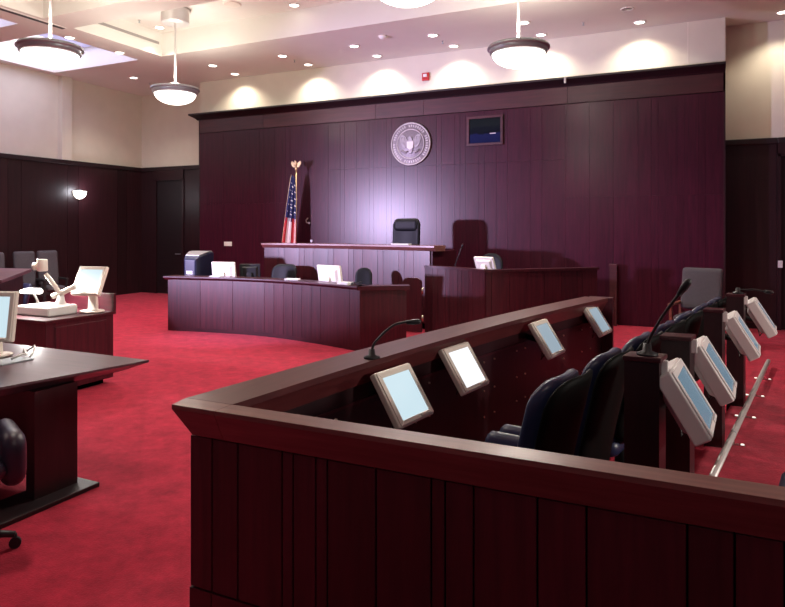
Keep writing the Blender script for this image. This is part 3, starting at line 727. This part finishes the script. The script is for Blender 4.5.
# foot rail and step lights
t = thing('foot_rail', (.08, 4.0, .25), 'long bright metal foot rail running along the red carpet beside the second row', 'foot rail')
def fr(y): return .08+.1624*(y-4.03)
MB(Matrix.Translation((-.08, -4.0, -.25))).cyl((fr(3.2), 3.2, .318), (fr(7.91), 7.91, .318), .021, n=16).done('tube', 'railmetal', t)
MB(Matrix.Translation((-.08, -4.0, -.25))).cyl((fr(5.0), 5.0, .318), (fr(5.02), 5.02, .318), .0215, n=16).done('joint_collar', 'steel', t)
for k in range(5):
    y = 4.24+.755*k; x = fr(y)
    MB(Matrix.Translation((-.08, -4.0, -.25))).box(x-.035, x+.035, y-.015, y+.015, .25, .258).cyl((x, y, .25), (x, y, .31), .008, n=8).done('bracket', 'chrome', t)
lp = None
for k in range(5):
    y = 4.24+.755*k
    for sd, dx in (('left', -.062), ('right', .058)):
        lb = 'small step light on the carpet %s of the foot rail, %s' % (sd, ('nearest pair', 'second pair', 'third pair', 'fourth pair', 'farthest pair')[k])
        if lp is None:
            lp = thing('step_light', (fr(y)+dx, y, .25), lb, 'step light', 'step lights beside the foot rail')
            MB().box(-.016, .016, -.016, .016, 0, .006).done('housing', 'chrome', lp, .002); MB().box(-.010, .010, -.010, .010, .006, .010).done('lens', 'steplight', lp)
        else: dup(lp, (fr(y)+dx, y, .25), 0, lb)

# ------------------------------------------------------------------ counsel table (left foreground)
t = thing('counsel_table', (-5, 2.8, 0), 'dark counsel table with pointed corner at the left edge of the picture', 'table')
top = [(-3.60, 3.46), (-3.70, 2.96), (-3.80, 2.48), (-3.98, 1.9), (-6.8, 1.9), (-6.8, 3.46)]
ins = [(-3.78, 3.38), (-3.82, 2.96), (-3.90, 2.50), (-4.05, 2.0), (-6.7, 2.0), (-6.7, 3.38)]
m = W(t); m.loft([[(x, y, .70) for x, y in ins], [(x, y, .765) for x, y in top], [(x, y, .78) for x, y in top]]); m.done('tabletop', 'tabletop', t)
for x in (-3.76, -6.45):
    W(t).box(x-.08, x+.0, 2.68, 2.99, .03, .71).done('pedestal_panel', 'darkwood', t)
    W(t).box(x-.20, x+.13, 2.36, 3.06, 0, .03).done('foot', 'corn', t, .005)
W(t).box(-6.4, -3.84, 2.92, 2.95, .12, .70).done('modesty_panel', 'darkwood', t)
def desk_monitor(label, loc, rz, w, h, scr, zc, tilt, case='beige', group=None, face=True):
    t = thing('desk_monitor', loc, label, 'monitor', group, rz)
    T = Matrix.Translation((0, 0, zc)) @ Matrix.Rotation(-tilt, 4, 'X')
    lcd_parts(t, w, h, scr, case, T)
    MB().loft([[(x*.05*k, .05+y*.022, z) for x, y in ((-1, -1), (1, -1), (1, 1), (-1, 1))] for z, k in ((.015, 1.1), (zc, .8))]).done('stand_neck', case, t, .006)
    MB().pad(.24, .2, .03, .06, .03, lambda a, b, c: (a, b+.03, .015+c)).done('stand_base', case, t)
    return t
desk_monitor('beige monitor standing on the near counsel table, cut by the left edge', (-4.72, 3.01, .78), R(18), .42, .37, 'scr_a', .31, R(8))
t = thing('monitor_turntable', (-4.62, 3.03, .78), 'flat dark metal plate under the counsel table monitor', 'plate')
# the plate the monitor swivels on lies beside its foot
MB().box(.06, .25, -.16, .08, 0, .010).done('plate', 'steel', t, .003)
m = MB(); m.tube([(.05, .14, .02), (.12, .10, .06), (.19, .06, .03), (.24, .0, .05), (.20, -.06, .02)], .009, 6); m.tube([(.04, .16, .02), (.16, .15, .08), (.22, .10, .05), (.25, .05, .02)], .007, 6)
tag(m.done('monitor_cable', 'white'), 'white cables coiled beside the foot of the counsel table monitor', 'cable').location = (-4.62, 3.03, .785)

# ------------------------------------------------------------------ evidence cart with document camera
t = thing('evidence_cart', (-6.5, 4.8, 0), 'low dark cherry evidence cart carrying the document camera and monitor', 'cart')
m = W(t); m.box(-6.95, -5.93, 4.35, 5.18, .06, .77); m.done('cabinet', 'woodz', t, .004)
W(t).box(-6.88, -6.0, 4.42, 5.1, 0, .06).done('plinth', 'gap', t)
W(t).box(-6.97, -5.91, 4.33, 5.2, .77, .80).done('top', 'woodx', t, .004)
W(t).box(-6.97, -5.91, 5.17, 5.20, .80, 1.0).done('raised_back', 'woodx', t, .003)
W(t).box(-5.93, -5.924, 4.45, 5.08, .12, .72).done('side_panel', 'woodz', t, .003)
t = thing('document_camera', (-6.38, 4.72, .80), 'white document camera with bent arm and cylinder head on the evidence cart', 'document camera')
MB().box(-.28, .24, -.19, .17, 0, .10).done('base', 'white', t, .02, 3)
MB().box(-.20, .16, -.15, .13, .10, .106).done('stage', 'paper', t)
MB().lathe([(.06, .05), (.06, .11), (.045, .14), (.035, .2), (.002, .2)], c=(.10, .06, .0), n=20).done('hub', 'white', t)
MB().tube([(.10, .06, .20), (.06, .03, .30), (-.02, -.03, .44)], [.026, .024, .022], 12).done('arm', 'beige', t)
MB().tube([(.02, .03, .19), (.14, .07, .24), (.26, .12, .30)], [.03, .03, .028], 12).done('cross_arm', 'beige', t)
hd = MB().cyl((-.03, -.06, .47), (-.03, -.06, .60), .055, .052, 20).done('camera_head', 'beige', t, .01)
MB().cyl((-.09, -.08, .52), (-.12, -.09, .52), .04, n=14).done('focus_knob', 'beige', hd)
MB().tube([(-.14, 0, .06), (-.18, -.02, .16), (-.20, -.04, .22)], .012, 8).done('lamp_stalk', 'white', t)
MB().tube([(-.36, -.08, .235), (-.28, -.055, .245), (-.12, -.02, .245), (-.10, -.015, .24)], [.02, .032, .032, .02], 12).done('lamp_tube', 'lamp', t)
l = bpy.data.lights.new('stage_lamp', 'SPOT'); l.energy = 220; l.color = (1, .97, .92); l.spot_size = R(130); l.spot_blend = .6; l.shadow_soft_size = .06
lo = bpy.data.objects.new('stage_lamp', l); COL.objects.link(lo); lo.parent = t; lo.location = (-.2, -.04, .60)
lo.rotation_euler = (0, R(-18), 0)
desk_monitor('tilted beige monitor on the evidence cart beside the document camera', (-6.06, 4.98, .80), R(12), .36, .34, 'scr_a', .35, R(26))
m = MB(); m.tube([(0, 0, .02), (.03, -.02, .05), (.06, 0, .06), (.07, .04, .03), (.04, .07, .015), (-.02, .05, .012), (-.08, -.02, .012)], .012, 8)
tag(m.done('loose_cable', 'white'), 'white cable loop lying on the evidence cart below the monitor', 'cable').location = (-6.22, 4.68, .80)

t = thing('lectern', (-7.2, 4.6, 0), 'lectern with sloped cherry top at the far left edge', 'lectern')
A, B_, C_, D_ = Vector((-7.0, 4.98, 1.21)), Vector((-6.60, 4.33, 1.13)), Vector((-7.35, 4.0, 1.13)), Vector((-7.78, 4.80, 1.21))
A, B_, C_, D_ = [v + Vector((-.50, .33, .02)) for v in (A, B_, C_, D_)]
up = Vector((0, 0, .04))
m = W(t); m.loft([[v-up for v in (A, B_, C_, D_)], [v for v in (A, B_, C_, D_)]]); m.done('reading_top', 'tabletop', t, .004)
cc = (A+B_+C_+D_)/4
m = W(t); m.loft([[cc+(v-cc)*.8+Vector((0, 0, -.06)) for v in (A, B_, C_, D_)], [Vector(((cc+(v-cc)*.8).x, (cc+(v-cc)*.8).y, .05)) for v in (A, B_, C_, D_)]]); m.done('body', 'darkwood', t)
m = W(t); m.loft([[Vector(((cc+(v-cc)*.86).x, (cc+(v-cc)*.86).y, z)) for v in (A, B_, C_, D_)] for z in (0, .05)]); m.done('plinth', 'darkwood', t)

# ------------------------------------------------------------------ things on the benches
t = thing('crt_monitor', (-8.05, 8.85, DESK), "bulky dark blue computer monitor seen from behind at the left end of the clerk's bench", 'monitor', None, R(8))
rings = []
for y, w, z0, z1 in ((.22, .21, .05, .55), (.17, .22, .04, .57), (.05, .215, .05, .56), (-.14, .16, .09, .50), (-.22, .12, .13, .44)):
    rings.append([(-w, y, z0), (w, y, z0), (w, y, z1), (-w, y, z1)])
MB().loft(rings).done('casing', 'crt', t, .03, 3)
MB().loft([[(-w, y, z), (w, y, z), (w, y, z+.012), (-w, y, z+.012)] for y, w, z in ((.16, .20, .568), (.05, .20, .560), (-.14, .14, .502))]).done('top_vent', 'unlit', t)
MB().box(-.06, .06, -.228, -.218, .18, .24).done('rear_label', 'white', t)
MB().lathe([(.13, 0), (.13, .02), (.07, .05), (.07, .08), (.002, .08)], n=24).done('swivel_base', 'crt', t)
def back_monitor(label, loc, rz, w, h, zc, tilt):
    return desk_monitor(label, loc, rz, w, h, 'scr_b', zc, tilt, 'beige', 'monitors seen from behind on the benches')
back_monitor("beige monitor seen from behind beside the dark blue one on the clerk's bench", (-7.33, 8.72, DESK), PI+R(6), .46, .34, .24, R(8))
back_monitor("beige monitor seen from behind at the middle of the clerk's bench, right of the papers", (-5.12, 8.56, DESK), PI-R(12), .48, .36, .24, R(10))
back_monitor('tilted beige monitor seen from behind on the witness stand', (-3.02, 9.84, .88), PI-R(16), .36, .27, .27, R(24))
t = desk_monitor("black monitor seen edge-on between the beige one and the low chair on the clerk's bench", (-6.98, 8.98, DESK), PI+R(25), .36, .3, 'scr_b', .22, R(4), 'black')
t = thing('desk_telephone', (-5.62, 8.58, DESK), "dark desk telephone beside the middle monitor of the clerk's bench", 'telephone')
MB().loft([[(x*.09, y*.1, z) for x, y in ((-1, -1), (1, -1), (1, 1), (-1, 1))] for z in (0, .05)]).done('body', 'black', t, .01)
MB().tube([(-.07, -.09, .06), (-.075, -.08, .08), (-.075, .08, .08), (-.07, .09, .06)], [.025, .018, .018, .025], 10).done('handset', 'black', t)
def papers(label, loc, rz, w, d, k):
    t = thing('paper_stack', loc, label, 'papers', 'papers on the benches', rz)
    m = MB()
    for i in range(k): m.box(-w/2+random.uniform(-.01, .01), w/2, -d/2+random.uniform(-.01, .01), d/2, i*.008, i*.008+.006)
    m.done('sheets', 'paper', t)
papers("white papers lying on the rail of the clerk's bench left of the middle monitor", (-5.72, 8.42, .92), .2, .22, .12, 3)
papers("small white paper stack on the rail of the clerk's bench at its right end", (-4.60, 8.13, .92), -.3, .22, .13, 4)
papers("white papers on the rail of the clerk's bench before the low black chair", (-7.25, 8.42, .92), .1, .2, .1, 2)
t = thing('stapler', (-4.38, 8.06, .92), "small black stapler beside the paper stack at the right end of the clerk's bench", 'stapler', None, .2)
MB().box(-.08, .08, -.02, .02, 0, .012).done('base', 'black', t, .003); MB().loft([[(-.075, y, .014), (.075, y, .03), (.075, y, .05), (-.075, y, .035)] for y in (-.018, .018)]).done('arm', 'black', t, .004)
gooseneck('thin gooseneck microphone leaning right on the witness stand', (-3.58, 9.84, .88), [(0, 0, .04), (.05, 0, .22), (.12, 0, .40), (.18, 0, .54)], R(-10), .06)
papers("paper on the cap of the judge's bench before the judge's chair", (-4.75, 10.42, 1.43), -.1, .35, .12, 3)

# ------------------------------------------------------------------ flag
t = thing('flag', (-7.86, 11.72, .45), 'furled national flag on a gilt pole behind the left end of the judge\'s bench', 'flag')
PT = Vector((.0, 0, 2.55)); PB = Vector((-.03, .02, .06))
MB().cyl(PB, PT, .016, .014, 12).done('pole', 'gold', t)
MB().lathe([(.002, 0), (.16, 0), (.16, .03), (.05, .07), (.03, .09), (.002, .09)], n=24).done('stand', 'gold', t)
m = MB(); m.lathe([(.002, 2.53), (.03, 2.54), (.035, 2.58), (.02, 2.60), (.015, 2.62), (.002, 2.62)], n=16)
m.tube([(0, 0, 2.60), (0, -.02, 2.66), (0, -.03, 2.72), (.0, -.06, 2.74)], [.02, .035, .02, .008], 10)
for sg in (1, -1): m.loft([[(sg*x, y, z) for x, z in ((.0, 2.64), (.05, 2.70), (.11, 2.74), (.13, 2.69), (.10, 2.63), (.06, 2.60), (.02, 2.60))] for y in (-.012, .012)])
m.done('eagle_finial', 'gold', t)
nu, nv = 26, 24
def cloth(i, j):
    u, v_ = i/nu, j/nv
    z = 2.44-1.85*v_ + .10*u*(1-v_)*(-1)
    wdt = .06+.25*v_**.8
    ph = u*PI*5
    x = -.02-.10*v_+(u-.60)*2*wdt*.75 + .03*math.sin(ph+1)*v_
    y = -.05-.06*math.sin(ph)*(.25+.75*v_)-.02*math.cos(2*ph)
    return (x, y, z)
m = MB(); g = {(i, j): m.v(cloth(i, j)) for i in range(nu+1) for j in range(nv+1)}
for i in range(nu):
    for j in range(nv):
        canton = j/nv < .50+.02*math.sin(i)
        mi = 2 if canton else (0 if (i//2) % 2 == 0 else 1)
        m.f([g[i, j], g[i+1, j], g[i+1, j+1], g[i, j+1]], mi, True)
for i in range(5, nu, 2):                                  # stars stitched on the canton
    for j in range(2, 11, 2):
        a = Vector(cloth(i+.5, j+(.9 if (i//2) % 2 else .1))); n_ = Vector((0, -.006, 0)); pts = []
        for k in range(10):
            r_ = .020 if k % 2 == 0 else .009; an = PI/2+k*PI/5
            pts.append(m.v(a+n_+Vector((math.cos(an)*r_*.8, 0, math.sin(an)*r_))))
        m.f(pts, 1)
fo = m.done('cloth', ['fred', 'fwhite', 'fblue'], t)
sd = fo.modifiers.new('thick', 'SOLIDIFY'); sd.thickness = .004
m = MB(); m.tube([Vector(cloth(0, j))+Vector((-.006, 0, 0)) for j in range(nv+1)], .005, 6); m.done('fringe', 'gold', t)

# ------------------------------------------------------------------ light
for o, x, y, z, pw, cone, bl in SPOTS:
    l = bpy.data.lights.new('downlight_lamp', 'SPOT'); l.energy = pw*1.0; l.color = (1, .88, .72); l.spot_size = R(cone); l.spot_blend = bl; l.shadow_soft_size = .05
    lo = bpy.data.objects.new('downlight_lamp', l); COL.objects.link(lo); lo.parent = o; lo.location = (0, 0, -.03)
# daylight-balanced photographic lamp standing left of the well, outside the frame
l = bpy.data.lights.new('studio_lamp', 'SPOT'); l.energy = 5600; l.color = (.72, .60, 1); l.spot_size = R(54); l.spot_blend = 1; l.shadow_soft_size = .14
lo = bpy.data.objects.new('studio_lamp', l); COL.objects.link(lo); lo.location = (-10.0, 3.2, 2.0)
lo.rotation_euler = (Vector((-4.7, 11.5, 2.35))-Vector(lo.location)).to_track_quat('-Z', 'Y').to_euler()
# added fill for unseen ceiling lamps: over the counsel tables and over the jury seats
for x, y, z, pw in ((-8.2, 1.2, 4.0, 330), (-4.6, 3.0, 5.2, 260), (2.6, 7.4, 5.2, 90), (.6, .2, 5.2, 130)):
    l = bpy.data.lights.new('ceiling_fill_lamp', 'SPOT'); l.energy = pw; l.color = (1, .90, .78); l.spot_size = R(130); l.spot_blend = .7; l.shadow_soft_size = .25
    lo = bpy.data.objects.new('ceiling_fill_lamp', l); COL.objects.link(lo); lo.location = (x, y, z)
l = bpy.data.lights.new('right_fill_lamp', 'SPOT'); l.energy = 900; l.color = (1, .90, .80); l.spot_size = R(60); l.spot_blend = .6; l.shadow_soft_size = .3  # added fill from the right to brighten the jury monitors, no fixture there
lo = bpy.data.objects.new('right_fill_lamp', l); COL.objects.link(lo); lo.location = (6.0, 3.6, 2.5)
lo.rotation_euler = (Vector((-.6, 4.3, .9))-Vector(lo.location)).to_track_quat('-Z', 'Y').to_euler()
for y0 in (8.85, 6.2):
    l = bpy.data.lights.new('roof_daylight', 'AREA'); l.shape = 'RECTANGLE'; l.size = 2.4; l.size_y = 1.9; l.energy = 40; l.color = (.66, .66, 1)
    lo = bpy.data.objects.new('roof_daylight', l); COL.objects.link(lo); lo.location = (-11.9, y0, ZC-.04)
w = bpy.data.worlds.new('World'); bpy.context.scene.world = w; w.use_nodes = True
bg = w.node_tree.nodes['Background']; bg.inputs['Color'].default_value = (.80, .70, 1, 1); bg.inputs['Strength'].default_value = .08

# ------------------------------------------------------------------ camera
cam = bpy.data.cameras.new('camera'); cam.sensor_width = 36; cam.lens = 640/785*36; cam.shift_y = -(303.5-227)/785
cam.clip_start = .05; cam.clip_end = 100
co = bpy.data.objects.new('camera', cam); COL.objects.link(co); co.location = (0, 0, 1.75)
co.rotation_euler = (PI/2, 0, R(25.3))
sc = bpy.context.scene; sc.camera = co
sc.view_settings.view_transform = 'Standard'; sc.view_settings.look = 'None'; sc.view_settings.gamma = 1; sc.view_settings.exposure = 0
sc.view_settings.use_curve_mapping = False
sc.cycles.max_bounces = 8; sc.cycles.diffuse_bounces = 4; sc.cycles.glossy_bounces = 4
sc.cycles.sample_clamp_indirect = 4
